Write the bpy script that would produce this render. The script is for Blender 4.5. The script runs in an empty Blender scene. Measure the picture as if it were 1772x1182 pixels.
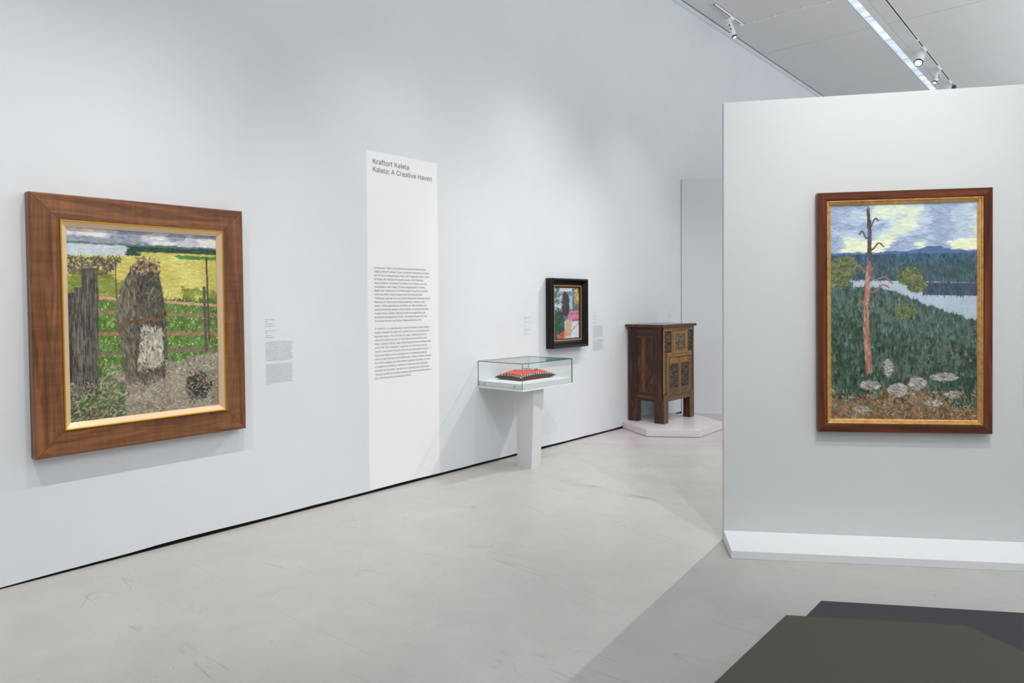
import bpy, math, random
import numpy as np
from mathutils import Vector, Matrix

random.seed(7)
RS = np.random.RandomState(11)
scene = bpy.context.scene
COL = scene.collection

# ------------------------------------------------------------------ camera
cam = bpy.data.cameras.new('camera')
cam.sensor_width = 36.0
cam.lens = 36.0 * 1208.07 / 1772.0
cam.shift_y = -41.5 / 1772.0
cam.clip_start = 0.05
cam.clip_end = 200
cam_ob = bpy.data.objects.new('camera', cam)
yaw, pitch, roll = math.radians(41.122), math.radians(-1.208), math.radians(-0.371)
fw = Vector((-math.sin(yaw) * math.cos(pitch), math.cos(yaw) * math.cos(pitch), math.sin(pitch)))
rt = fw.cross(Vector((0, 0, 1))).normalized()
up = rt.cross(fw)
r2 = rt * math.cos(roll) + up * math.sin(roll)
u2 = up * math.cos(roll) - rt * math.sin(roll)
m = Matrix((r2, u2, -fw)).transposed().to_4x4()
m.translation = Vector((4.758, 0, 1.6))
cam_ob.matrix_world = m
COL.objects.link(cam_ob)
scene.camera = cam_ob

# ------------------------------------------------------------------ world, exposure
scene.view_settings.view_transform = 'Standard'
scene.view_settings.look = 'None'
scene.view_settings.gamma = 1.0
scene.view_settings.use_curve_mapping = False
scene.view_settings.exposure = 0.29
W = bpy.data.worlds.new('world')
scene.world = W
W.use_nodes = True
W.node_tree.nodes['Background'].inputs[0].default_value = (0.95, 0.97, 1.0, 1)
W.node_tree.nodes['Background'].inputs[1].default_value = 0.27


def spot(name, loc, target, power, size=70, blend=0.6, radius=0.06, color=(1, 0.97, 0.93)):
    l = bpy.data.lights.new(name, 'SPOT')
    l.energy = power
    l.color = color
    l.spot_size = math.radians(size)
    l.spot_blend = blend
    l.shadow_soft_size = radius
    o = bpy.data.objects.new(name, l)
    o.location = loc
    o.rotation_euler = (Vector(target) - Vector(loc)).to_track_quat('-Z', 'Y').to_euler()
    COL.objects.link(o)
    return o


# track spotlights on the two ceiling tracks, aimed at the walls and the floor
SC = (1.0, 0.975, 0.94)
spot('spot_light', (2.2, -0.15, 5.55), (0.0, 1.2, 0.7), 250, 56, 1.0, 0.025, SC)
spot('spot_light', (2.2, 1.85, 5.55), (0.1, 2.0, 0.6), 190, 54, 1.0, 0.025, SC)
spot('spot_light', (2.2, 3.2, 5.55), (0.0, 4.2, 0.6), 140, 56, 1.0, 0.025, SC)
spot('spot_light', (2.2, 5.2, 5.55), (0.0, 6.0, 0.7), 115, 58, 1.0, 0.025, SC)
spot('spot_light', (2.2, 7.1, 5.55), (0.2, 8.0, 0.8), 160, 60, 1.0, 0.025, SC)
spot('spot_light', (2.2, 8.8, 5.55), (2.0, 3.2, 0.0), 620, 76, 0.9, 0.025, (1, 0.98, 0.96))
spot('spot_light', (4.95, 1.95, 5.55), (1.9, 6.0, 0.8), 250, 54, 0.9, 0.025, (1, 0.98, 0.96))
spot('spot_light', (4.95, 3.0, 5.55), (3.75, 5.0, 2.1), 290, 50, 1.0, 0.025, (1, 0.98, 0.96))


def area(name, loc, target, power, sx, sy, color=(1, 1, 1)):
    l = bpy.data.lights.new(name, 'AREA')
    l.shape = 'RECTANGLE'
    l.size, l.size_y = sx, sy
    l.energy = power
    l.color = color
    o = bpy.data.objects.new(name, l)
    o.location = loc
    o.rotation_euler = (Vector(target) - Vector(loc)).to_track_quat('-Z', 'Y').to_euler()
    COL.objects.link(o)
    return o


# added fill lamp facing up, no real fixture; brightens ceiling and upper wall
area('added_upward_fill', (8.8, 8.0, 3.05), (8.8, 8.0, 6.0), 1350, 6.0, 28.0, (0.90, 0.95, 1.0))
# two added lamp strips out of view, brightening the floor and its bounce
for x in (6.6, 10.8):
    area('added_strip_fill', (x, 7.0, 5.83), (x, 7.0, 0.0), 60, 0.30, 28.0, (0.95, 0.975, 1.0))

# ------------------------------------------------------------------ materials
def lin(c):
    return tuple((x / 255 / 12.92) if x / 255 <= 0.04045 else ((x / 255 + 0.055) / 1.055) ** 2.4 for x in c)


class Mat:
    def __init__(s, name, col, rough=0.6, metal=0.0, spec=0.5):
        s.m = bpy.data.materials.new(name)
        s.m.use_nodes = True
        s.nt = s.m.node_tree
        s.b = s.nt.nodes['Principled BSDF']
        s.b.inputs['Base Color'].default_value = (*lin(col), 1)
        s.b.inputs['Roughness'].default_value = rough
        s.b.inputs['Metallic'].default_value = metal
        s.b.inputs['Specular IOR Level'].default_value = spec

    def n(s, t, **kw):
        nd = s.nt.nodes.new(t)
        for k, v in kw.items():
            if k in nd.inputs:
                nd.inputs[k].default_value = v
            else:
                setattr(nd, k, v)
        return nd

    def l(s, a, b):
        s.nt.links.new(a, b)

    def coord(s, scale=(1, 1, 1), loc=(0, 0, 0), rot=(0, 0, 0)):
        tc = s.n('ShaderNodeTexCoord')
        mp = s.n('ShaderNodeMapping')
        mp.inputs['Scale'].default_value = scale
        mp.inputs['Location'].default_value = loc
        mp.inputs['Rotation'].default_value = rot
        s.l(tc.outputs['Object'], mp.inputs[0])
        return mp.outputs[0]

    def noise(s, vec, scale=5, detail=4, rough=0.5, dist=0.0):
        nd = s.n('ShaderNodeTexNoise')
        nd.inputs['Scale'].default_value = scale
        nd.inputs['Detail'].default_value = detail
        nd.inputs['Roughness'].default_value = rough
        nd.inputs['Distortion'].default_value = dist
        s.l(vec, nd.inputs['Vector'])
        return nd.outputs[0]

    def ramp(s, fac, stops, interp='LINEAR'):
        nd = s.n('ShaderNodeValToRGB')
        cr = nd.color_ramp
        cr.interpolation = interp
        while len(cr.elements) < len(stops):
            cr.elements.new(0.5)
        for e, (p, c) in zip(cr.elements, stops):
            e.position = p
            e.color = (*lin(c), 1) if isinstance(c, tuple) else (c, c, c, 1)
        s.l(fac, nd.inputs[0])
        return nd.outputs[0]

    def mix(s, fac, a, b, mode='MIX'):
        nd = s.n('ShaderNodeMix')
        nd.data_type = 'RGBA'
        nd.blend_type = mode
        for i, v in ((0, fac), (6, a), (7, b)):
            if hasattr(v, 'is_linked') or isinstance(v, bpy.types.NodeSocket):
                s.l(v, nd.inputs[i])
            elif isinstance(v, tuple):
                nd.inputs[i].default_value = (*lin(v), 1)
            else:
                nd.inputs[i].default_value = v
        return nd.outputs[2]

    def math(s, op, a, b=0.0):
        nd = s.n('ShaderNodeMath')
        nd.operation = op
        for i, v in ((0, a), (1, b)):
            if isinstance(v, bpy.types.NodeSocket):
                s.l(v, nd.inputs[i])
            else:
                nd.inputs[i].default_value = v
        return nd.outputs[0]

    def base(s, c):
        s.l(c, s.b.inputs['Base Color'])
        return s

    def bump(s, h, strength=0.3, dist=0.002):
        nd = s.n('ShaderNodeBump')
        nd.inputs['Strength'].default_value = strength
        nd.inputs['Distance'].default_value = dist
        s.l(h, nd.inputs['Height'])
        s.l(nd.outputs[0], s.b.inputs['Normal'])
        return s


def plaster(name, col, amt=4, bump=0.25):
    M = Mat(name, col, 0.8, 0, 0.15)
    v = M.coord()
    n1 = M.noise(v, 1.3, 4, 0.6)
    c2 = tuple(max(0, c - amt) for c in col)
    M.base(M.mix(M.ramp(n1, [(0.3, 0.0), (0.7, 1.0)]), col, c2))
    M.bump(M.noise(v, 220, 3, 0.6), bump, 0.001)
    return M.m


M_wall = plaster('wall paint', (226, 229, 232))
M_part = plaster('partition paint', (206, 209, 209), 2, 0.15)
M_panelv = plaster('white vinyl', (243, 243, 245), 1, 0.1)
M_white = plaster('white lacquer', (228, 229, 231), 1, 0.03)
M_lacq = Mat('satin white lacquer', (214, 216, 219), 0.3, 0, 0.4).m
M_base = plaster('partition base paint', (226, 228, 229), 2, 0.05)
M_ceil = plaster('ceiling plaster', (220, 219, 218), 3, 0.15)
M_gap = Mat('shadow gap', (30, 28, 27), 0.8).m
M_dark = Mat('black plastic', (18, 18, 19), 0.45).m
M_groove = Mat('joint shadow', (70, 69, 68), 0.9).m
M_fix = Mat('white powder coat', (250, 250, 252), 0.35, 0, 0.4).m


def floor_mat(name, col, warm, marks=1.0):
    M = Mat(name, col, 0.42, 0, 0.45)
    v = M.coord()
    big = M.ramp(M.noise(v, 0.55, 5, 0.6, 0.6), [(0.3, 0.0), (0.7, 1.0)])
    c = M.mix(big, col, warm)
    mid = M.ramp(M.noise(v, 3.5, 6, 0.65, 0.4), [(0.35, 0.93), (0.65, 1.03)])
    c = M.mix(0.8, c, mid, 'MULTIPLY')
    fine = M.ramp(M.noise(v, 130, 3, 0.7), [(0.3, 0.93), (0.7, 1.04)])
    c = M.mix(0.9, c, fine, 'MULTIPLY')
    # specks
    sp = M.ramp(M.noise(v, 38, 2, 0.5), [(0.25, 1.0), (0.275, 0.0)])
    c = M.mix(M.math('MULTIPLY', sp, 0.45 * marks), c, (120, 112, 103))
    # long hairline scratches: iso-lines of strongly stretched noise, broken up by a mask
    for k, (sc, rz, w, ms) in enumerate([((0.18, 2.6, 1), 0.5, 0.0034, 1.9), ((0.22, 3.1, 1), 1.35, 0.0036, 2.3), ((0.16, 2.0, 1), 2.3, 0.003, 1.5), ((0.7, 2.2, 1), 0.1, 0.003, 1.2)]):
        vv = M.coord(sc, (k * 7.3, k * 3.1, 0), (0, 0, rz))
        ln = M.noise(vv, 1.3, 1, 0.3)
        d = M.math('ABSOLUTE', M.math('SUBTRACT', ln, 0.5))
        line = M.ramp(d, [(0.0, 1.0), (w, 0.0)])
        vm = M.coord((1, 1, 1), (k * 5.7 + 2, 1.3 * k, 0))
        mask = M.ramp(M.noise(vm, ms, 3, 0.6), [(0.53, 0.0), (0.64, 1.0)])
        c = M.mix(M.math('MULTIPLY', M.math('MULTIPLY', line, mask), 0.42 * marks), c, (112, 100, 90))
    # short dark scuffs
    for k, rz in enumerate((0.35, 0.9, -0.5)):
        vv = M.coord((4.5, 50, 1), (k * 3.7, k * 9.1, 0), (0, 0, rz))
        sc_ = M.ramp(M.noise(vv, 1.6, 2, 0.5), [(0.735, 0.0), (0.765, 1.0)])
        c = M.mix(M.math('MULTIPLY', sc_, 0.35 * marks), c, (118, 108, 98))
    M.base(c)
    M.l(M.ramp(M.noise(v, 2.2, 5, 0.6), [(0.3, 0.27), (0.7, 0.42)]), M.b.inputs['Roughness'])
    M.bump(M.noise(v, 90, 3, 0.6), 0.08, 0.001)
    return M.m


M_floor = floor_mat('polished concrete', (189, 187, 183), (179, 176, 171))
M_floor_pink = floor_mat('mauve floor coating', (199, 189, 191), (192, 181, 184), 0.35)
M_taupe = plaster('taupe seat fabric', (86, 83, 75), 3, 0.3)
M_slate = plaster('slate grey plinth', (74, 74, 77), 3, 0.1)
M_platform = Mat('pale pink grey lacquer', (222, 216, 218), 0.26, 0, 0.45).m


def wood(name, cols, axis, freq=22, rough=0.42, figure=0.3, seed=0.0, along=0.9):
    """grain runs along the given local axis"""
    M = Mat(name, cols[0], rough, 0, 0.4)
    st = {'x': (along, freq, freq), 'y': (freq, along, freq), 'z': (freq, freq, along)}[axis]
    v = M.coord(st, (seed, seed * 1.7, seed * 0.6))
    g = M.noise(v, 1.0, 6, 0.65, 1.1)
    c = M.ramp(g, [(0.28, cols[2]), (0.5, cols[0]), (0.72, cols[1])])
    v2 = M.coord({'x': (1.2, 7, 7), 'y': (7, 1.2, 7), 'z': (7, 7, 1.2)}[axis], (seed + 3, 1, 2))
    c = M.mix(M.ramp(M.noise(v2, 1.0, 4, 0.6, 2.0), [(0.56, 0.0), (0.74, 0.75)]), c, cols[2])
    # cross figure, like ripples in the veneer
    v3 = M.coord({'x': (26, 3, 3), 'y': (3, 26, 3), 'z': (3, 3, 26)}[axis], (seed, 5, 1))
    c = M.mix(figure, c, M.ramp(M.noise(v3, 1.0, 3, 0.6, 0.5), [(0.3, 0.75), (0.7, 1.18)]), 'MULTIPLY')
    M.base(c)
    M.bump(g, 0.15, 0.001)
    return M.m


W1 = [(122, 78, 49), (156, 104, 66), (66, 39, 24)]
W3 = [(94, 47, 24), (128, 68, 34), (44, 20, 11)]
M_w1h, M_w1v = wood('walnut along', W1, 'x', 15, 0.38, 0.7), wood('walnut upright', W1, 'z', 15, 0.38, 0.7, 4)
M_w3h, M_w3v = wood('mahogany along', W3, 'x', 26, 0.33, 0.25, 2), wood('mahogany upright', W3, 'z', 26, 0.33, 0.25, 7)
M_gold = Mat('gold leaf', (222, 168, 52), 0.32, 0.85).m
M_agold = Mat('antique gold', (196, 152, 88), 0.4, 0.75)
M_agold.base(M_agold.ramp(M_agold.noise(M_agold.coord(), 25, 4, 0.7), [(0.3, (196, 146, 80)), (0.6, (228, 184, 116))]))
M_agold = M_agold.m
M_fillet = Mat('pale gold fillet', (236, 205, 168), 0.38, 0.35).m
M_black = Mat('ebonised wood', (9, 9, 10), 0.2, 0, 0.4).m
M_blackm = Mat('matt black wood', (16, 15, 16), 0.5).m
M_orangegold = Mat('bronze fillet', (196, 140, 84), 0.4, 0.6).m
M_ink = Mat('blue grey lettering', (62, 66, 88), 0.7).m
M_ink3 = Mat('grey blue small lettering', (96, 100, 118), 0.7).m
M_ink2 = Mat('grey lettering', (128, 130, 136), 0.7).m

CS = [(60, 35, 22), (116, 68, 38), (22, 14, 11)]
CF = [(140, 98, 50), (172, 126, 68), (84, 56, 30)]  # front oak in its lit tone, mostly the upper part
CF2 = [(98, 74, 48), (126, 98, 64), (54, 40, 28)]  # same oak darkened: shade of the lower front put into the colour
M_cs = wood('dark stained spruce upright', CS, 'z', 20, 0.4, 0.45, 3, 3.2)
M_cs2 = wood('dark stained spruce upright lighter', [(104, 62, 36), (138, 84, 48), (40, 23, 15)], 'z', 18, 0.4, 0.45, 9, 2.6)
M_cst = wood('dark stained spruce along', [(76, 48, 34), (104, 66, 44), (44, 28, 22)], 'y', 16, 0.16, 0.2, 5)
M_csx = wood('dark stained spruce across', CS, 'x', 16, 0.45, 0.2, 6)
M_cfz = wood('lit golden oak upright', CF, 'z', 18, 0.4, 0.2, 1)
M_cfy = wood('lit golden oak across', CF, 'y', 18, 0.4, 0.2, 2)
M_cf2z = wood('shaded oak upright', CF2, 'z', 18, 0.45, 0.2, 3)
M_cf2y = wood('shaded oak across', CF2, 'y', 18, 0.45, 0.2, 4)
_c = Mat('carved dark relief', (62, 58, 52), 0.26, 0.4)
_v = _c.coord()
_c.base(_c.mix(_c.ramp(_c.noise(_v, 26, 4, 0.6), [(0.42, 0.0), (0.62, 1.0)]), _c.ramp(_c.noise(_v, 40, 3, 0.6), [(0.3, (26, 24, 24)), (0.6, (66, 64, 60)), (0.75, (120, 122, 118))]), (104, 76, 54)))
M_carve = _c.m
_c = Mat('carved patina relief', (80, 84, 72), 0.36, 0.3)
_v = _c.coord()
_c.base(_c.mix(_c.ramp(_c.noise(_v, 22, 4, 0.6), [(0.45, 0.0), (0.6, 1.0)]), _c.ramp(_c.noise(_v, 34, 3, 0.6), [(0.3, (40, 42, 38)), (0.6, (92, 104, 88)), (0.75, (150, 150, 130))]), (140, 106, 66)))
M_carve2 = _c.m

# glass panes: clear, faintly green, mirror-like at a glance; polished edges deeper green
_g = Mat('case glass', (200, 230, 225))
_g.nt.nodes.remove(_g.b)
_o = [n for n in _g.nt.nodes if n.type == 'OUTPUT_MATERIAL'][0]
_t = _g.n('ShaderNodeBsdfTransparent'); _t.inputs[0].default_value = (0.978, 0.992, 0.989, 1)
_s = _g.n('ShaderNodeBsdfGlossy'); _s.inputs['Roughness'].default_value = 0.0
_lw = _g.n('ShaderNodeLayerWeight'); _lw.inputs[0].default_value = 0.5
_fm = _g.math('MULTIPLY', _g.math('POWER', _lw.outputs['Facing'], 4.5), 0.75)
_x = _g.n('ShaderNodeMixShader')
_g.l(_g.math('ADD', _fm, 0.035), _x.inputs[0]); _g.l(_t.outputs[0], _x.inputs[1]); _g.l(_s.outputs[0], _x.inputs[2]); _g.l(_x.outputs[0], _o.inputs[0])
M_glass = _g.m
M_gedge = Mat('glass edge', (34, 120, 108), 0.15, 0, 0.6).m
M_chrome = Mat('brushed steel', (170, 176, 180), 0.3, 0.9).m
M_alu = Mat('pale painted aluminium', (222, 228, 236), 0.35, 0.1).m


def emit(name, col, s):
    M = Mat(name, col)
    M.b.inputs['Emission Color'].default_value = (*lin(col), 1)
    M.b.inputs['Emission Strength'].default_value = s
    return M


_e = emit('frosted skylight glass', (205, 216, 228), 1.02)
_e.b.inputs['Base Color'].default_value = (0.1, 0.1, 0.1, 1)
_e.l(_e.ramp(_e.noise(_e.coord(), 3.2, 5, 0.6, 0.3), [(0.35, (172, 186, 200)), (0.55, (205, 217, 230)), (0.68, (248, 252, 255))]), _e.b.inputs['Emission Color'])
M_sky = _e.m
M_lampon = emit('lit lamp lens', (255, 252, 245), 14).m
M_lampdim = emit('lens glow', (235, 240, 246), 1.2).m

# ------------------------------------------------------------------ mesh helpers
class B:
    def __init__(s):
        s.v, s.f, s.mi = [], [], []

    def add(s, vs, fs, mi=0):
        o = len(s.v)
        s.v += [tuple(v) for v in vs]
        s.f += [tuple(i + o for i in f) for f in fs]
        s.mi += [mi] * len(fs)
        return s

    def box(s, x0, x1, y0, y1, z0, z1, mi=0):
        vs = [(x, y, z) for z in (z0, z1) for y in (y0, y1) for x in (x0, x1)]
        return s.add(vs, [(0, 2, 3, 1), (4, 5, 7, 6), (0, 1, 5, 4), (2, 6, 7, 3), (0, 4, 6, 2), (1, 3, 7, 5)], mi)

    def prism(s, poly, z0, z1, mi=0):
        n = len(poly)
        vs = [(x, y, z0) for x, y in poly] + [(x, y, z1) for x, y in poly]
        fs = [tuple(range(n - 1, -1, -1)), tuple(range(n, 2 * n))] + [(i, (i + 1) % n, n + (i + 1) % n, n + i) for i in range(n)]
        return s.add(vs, fs, mi)

    def tube(s, pts, r, seg=8, mi=0):
        pts = [Vector(p) for p in pts]
        rs = r if isinstance(r, (list, tuple)) else [r] * len(pts)
        rings = []
        for i, p in enumerate(pts):
            d = (pts[min(i + 1, len(pts) - 1)] - pts[max(i - 1, 0)]).normalized()
            a = d.cross(Vector((0, 0, 1)))
            if a.length < 0.05:
                a = d.cross(Vector((1, 0, 0)))
            a.normalize()
            b = d.cross(a)
            rings.append([p + (a * math.cos(2 * math.pi * k / seg) + b * math.sin(2 * math.pi * k / seg)) * rs[i] for k in range(seg)])
        vs = [v for rg in rings for v in rg]
        fs = []
        for i in range(len(pts) - 1):
            for k in range(seg):
                k2 = (k + 1) % seg
                fs.append((i * seg + k, i * seg + k2, (i + 1) * seg + k2, (i + 1) * seg + k))
        fs += [tuple(range(seg - 1, -1, -1)), tuple((len(pts) - 1) * seg + k for k in range(seg))]
        return s.add(vs, fs, mi)

    def make(s, name, mats, parent=None, bevel=0.0, smooth=False, loc=None):
        me = bpy.data.meshes.new(name)
        me.from_pydata(s.v, [], s.f)
        mats = mats if isinstance(mats, list) else [mats]
        for m_ in mats:
            me.materials.append(m_)
        if any(s.mi):
            me.polygons.foreach_set('material_index', s.mi)
        if smooth:
            me.polygons.foreach_set('use_smooth', [True] * len(me.polygons))
        me.update()
        o = bpy.data.objects.new(name, me)
        COL.objects.link(o)
        if parent:
            o.parent = parent
        if loc:
            o.location = loc
        if bevel:
            bv = o.modifiers.new('bevel', 'BEVEL')
            bv.width = bevel
            bv.segments = 2
            bv.limit_method = 'ANGLE'
        return o


def tag(o, label, cat, group=None):
    o['label'] = label
    o['category'] = cat
    if group:
        o['group'] = group
    return o


def thing(name, loc, rz, label, cat, group=None):
    o = bpy.data.objects.new(name, None)
    o.empty_display_size = 0.1
    COL.objects.link(o)
    o.location = loc
    o.rotation_euler = (0, 0, rz)
    return tag(o, label, cat, group)


def struct(o):
    o['kind'] = 'structure'
    return o


# ------------------------------------------------------------------ the room
CEIL = 5.85
ANG = math.atan2(0.5416, 0.8406)
E1 = Vector((0.8406, 0.5416, 0))
NB = Vector((-0.5416, 0.8406, 0))

struct(B().box(-0.3, 15, -9, 22.3, -0.2, 0.0).make('floor', M_floor))
# mauve coated floor field round the cabinet (a thin coating, hexagonal)
pk = B().prism([(0.0, 6.37), (2.05, 7.70), (2.05, 9.6), (1.2, 10.5), (0.0, 9.7)], 0.0, 0.0012).make('trim_1', M_floor_pink)
struct(pk)
pk['label'] = 'mauve floor field around the cabinet platform'

# left wall: bottom edge slightly ragged above the shadow gap
wb = B()
ys = np.arange(-9, 22.31, 0.09)
bz = []
for y in ys:
    t = min(1, max(0, (y - 1.05) / 0.9))
    base_h = 0.010 + 0.013 * t
    bz.append(base_h + 0.0035 * math.sin(y * 5.1) * math.sin(y * 1.7 + 1) + RS.uniform(-0.001, 0.001))
for i in range(len(ys) - 1):
    y0, y1 = ys[i], ys[i + 1]
    wb.add([(0, y0, bz[i]), (0, y1, bz[i + 1]), (0, y1, 5.79), (0, y0, 5.79), (-0.25, y0, bz[i]), (-0.25, y1, bz[i + 1]), (-0.25, y1, 5.79), (-0.25, y0, 5.79)],
           [(0, 1, 2, 3), (0, 4, 5, 1), (3, 2, 6, 7)])
wall = struct(wb.make('wall_left', M_wall))
struct(B().box(-0.25, -0.03, -9, 22.3, 0.0, 0.035).box(-0.03, 0.0, -9, 22.3, 0.0, 0.001).make('gap_shade_left', M_gap))  # near-black back and floor sheet: shade of the gap put into the colour
# aluminium channel along the top of the wall and the recess above it
tr = B().box(-0.02, 0.052, -9, 22.0, 5.79, 5.842).make('trim_2', M_alu)
struct(tr)
struct(B().box(-0.25, 0.075, -9, 22.3, 5.93, 6.05).box(-0.25, -0.02, -9, 22.3, 5.79, 5.94).make('trim_3', plaster('recess paint', (180, 182, 182))))
struct(B().box(-0.3, 15, 22.0, 22.3, 0, 6.05).make('wall_back', M_wall))

# ceiling: plaster panels with thin joints, a skylight slot and a flush service strip
ceil = bpy.data.objects.new('ceiling', None)
COL.objects.link(ceil)
struct(ceil)
ceil.location = (0, 0, CEIL)
B().box(-0.3, 15, -9, 22.3, 0.06, 0.25).make('ceiling_backing', M_groove, ceil)
cuts = [-9, -2.43, 2.37, 7.17, 11.97, 16.77, 22.0]
for (xa, xb) in ((0.056, 1.79), (2.012, 5.6), (5.6, 10), (10, 15)):
    for a, b in zip(cuts[:-1], cuts[1:]):
        g = 0.006
        if xa == 2.012:   # panel either side of the recessed track
            B().box(xa, 2.19, a + g, b - g, 0, 0.05).make('ceiling_panel', M_ceil, ceil)
            B().box(2.232, xb - g, a + g, b - g, 0, 0.05).make('ceiling_panel', M_ceil, ceil)
        else:
            B().box(xa, xb - g, a + g, b - g, 0, 0.05).make('ceiling_panel', M_ceil, ceil)
M_strip = Mat('service strip lacquer', (226, 223, 217), 0.3, 0, 0.4).m
for a in np.arange(-8.2, 21, 2.42):
    B().box(1.914, 2.009, a + 0.003, a + 2.417, 0.0005, 0.05).make('service_strip', M_strip, ceil)
for k, a in enumerate(np.arange(7.86 - 1.223 * 12, 21, 1.223)):
    B().box(1.805, 1.905, a + 0.006, a + 1.217, 0.03, 0.045).make('skylight_pane', M_sky, ceil)
    B().box(1.80, 1.908, a - 0.006, a + 0.006, 0.012, 0.045).make('skylight_bar', M_alu, ceil)
B().box(1.79, 1.80, -9, 22, -0.003, 0.05).make('skylight_frame', M_alu, ceil)
B().box(1.906, 1.912, -9, 22, 0.0, 0.05).make('skylight_frame', M_alu, ceil)

# partition on the right: a thin tall slab on a wedge base
part = bpy.data.objects.new('wall_right', None)
COL.objects.link(part)
struct(part)
part.location = (2.78, 4.391, 0)
part.rotation_euler = (0, 0, ANG)
L = 3.6
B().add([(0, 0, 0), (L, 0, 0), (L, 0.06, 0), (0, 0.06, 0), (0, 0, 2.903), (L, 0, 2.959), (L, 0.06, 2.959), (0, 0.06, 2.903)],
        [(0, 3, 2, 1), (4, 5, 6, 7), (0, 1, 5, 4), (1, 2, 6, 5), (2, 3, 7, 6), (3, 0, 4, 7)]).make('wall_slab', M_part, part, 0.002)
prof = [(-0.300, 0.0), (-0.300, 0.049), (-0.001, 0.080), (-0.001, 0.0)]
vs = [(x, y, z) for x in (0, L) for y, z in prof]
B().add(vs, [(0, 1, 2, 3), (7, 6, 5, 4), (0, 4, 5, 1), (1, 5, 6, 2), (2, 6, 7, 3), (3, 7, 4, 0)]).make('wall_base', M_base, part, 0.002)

# second partition beyond the cabinet
p2 = B().box(0.0, 2.6, 0, 0.09, 0, 3.345).make('wall_far', M_wall)
struct(p2)
p2.location = (0.012, 9.135, 0)
p2.rotation_euler = (0, 0, ANG)

# ------------------------------------------------------------------ lettering
import os
_fc = {}
try:      # Blender's own bundled sans serif; falls back to the built-in font
    _font = bpy.data.fonts.load(os.path.join(bpy.utils.resource_path('LOCAL'), 'datafiles', 'fonts', 'Inter.woff2'))
except Exception:
    _font = None
def text_geom(body, res=2):
    k = (body, res)
    if k in _fc:
        return _fc[k]
    cu = bpy.data.curves.new('tmp', 'FONT')
    cu.body = body
    cu.size = 1.0
    if _font:
        cu.font = _font
    cu.resolution_u = res
    ob = bpy.data.objects.new('tmp', cu)
    COL.objects.link(ob)
    dg = bpy.context.evaluated_depsgraph_get()
    me = bpy.data.meshes.new_from_object(ob.evaluated_get(dg))
    vs = [tuple(v.co) for v in me.vertices]
    fs = [tuple(p.vertices) for p in me.polygons]
    bpy.data.objects.remove(ob)
    bpy.data.curves.remove(cu)
    bpy.data.meshes.remove(me)
    _fc[k] = (vs, fs)
    return _fc[k]


def glyph(c, res):
    """outline, advance width; overlapping strokes of a few letters are drawn by hand"""
    k = ('g', c, res)
    if k not in _fc:
        hx = max(v[0] for v in text_geom('H', res)[0])
        adv = max(v[0] for v in text_geom(c + 'H', res)[0]) - hx
        H = text_geom('H', res)[0]
        l, ch = min(v[0] for v in H), max(v[1] for v in H)
        t = ch * 0.115
        if c in 'Kk' and _font:
            h = ch if c == 'K' else ch * 1.04
            w = adv - l - ch * 0.02
            xh = h if c == 'K' else ch * 0.75
            m0 = xh * (0.30 if c == 'K' else 0.26)
            vs = [(l, 0, 0), (l + t, 0, 0), (l + t, h, 0), (l, h, 0),
                  (l + t, m0, 0), (l + w - t * 1.5, xh, 0), (l + w - t * .1, xh, 0), (l + t, m0 + t * 1.4, 0),
                  (l + w * .40, xh * .52, 0), (l + w * .40 + t * .9, xh * .60 + t * .2, 0), (l + w, 0, 0), (l + w - t * 1.4, 0, 0)]
            vs[4:8] = [(l + t, m0, 0), (l + w - t * .1, xh, 0), (l + w - t * 1.5, xh, 0), (l + t, m0 + t * 1.4, 0)]
            fs = [(0, 1, 2, 3), (4, 5, 6, 7), (11, 10, 9, 8)]
            _fc[k] = (vs, fs, adv)
        else:
            vs, fs = text_geom(c, res) if c != ' ' else ([], [])
            _fc[k] = (vs, fs, adv)
    return _fc[k]


def lettering(bm, line, x, z, width, cap, y=-0.001, res=2):
    """cap = height of a capital letter; the line is set to the given width"""
    ch = max(v[1] for v in text_geom('H', res)[0])
    parts_, pen = [], 0.0
    for c in line:
        vs, fs, adv = glyph(c, res)
        parts_.append((pen, vs, fs))
        pen += adv
    x0 = min(v[0] for v in parts_[0][1])
    x1 = max(p + v[0] for p, vs, fs in parts_ for v in vs)
    sz = cap / ch
    sx = width / (x1 - x0)
    for p, vs, fs in parts_:
        bm.add([(x + (p + v[0] - x0) * sx, y, z + v[1] * sz) for v in vs], fs)


def tiny_print(bm, x, z, width, h, rnd, y=-0.001):
    """print too small to read in the photograph: letter-high marks grouped like words"""
    cx = x
    while cx < x + width - h * 0.5:
        n = rnd.randint(2, 9)
        for _ in range(n):
            if cx > x + width - h * 0.4:
                break
            w = h * rnd.choice((0.35, 0.55, 0.6, 0.6))
            hh = h * rnd.choice((1, 1, 1, 1.4))
            t = h * 0.115
            bm.add([(cx, y, z), (cx + t, y, z), (cx + t, y, z + hh), (cx, y, z + hh)], [(0, 1, 2, 3)])
            if w > h * 0.4:
                bm.add([(cx + w - t, y, z), (cx + w, y, z), (cx + w, y, z + h), (cx + w - t, y, z + h)], [(0, 1, 2, 3)])
                zt = z + h if rnd.random() < .5 else z + t
                bm.add([(cx, y, zt - t), (cx + w, y, zt - t), (cx + w, y, zt), (cx, y, zt)], [(0, 1, 2, 3)])
            cx += w + h * 0.22
        cx += h * 0.45


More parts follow.
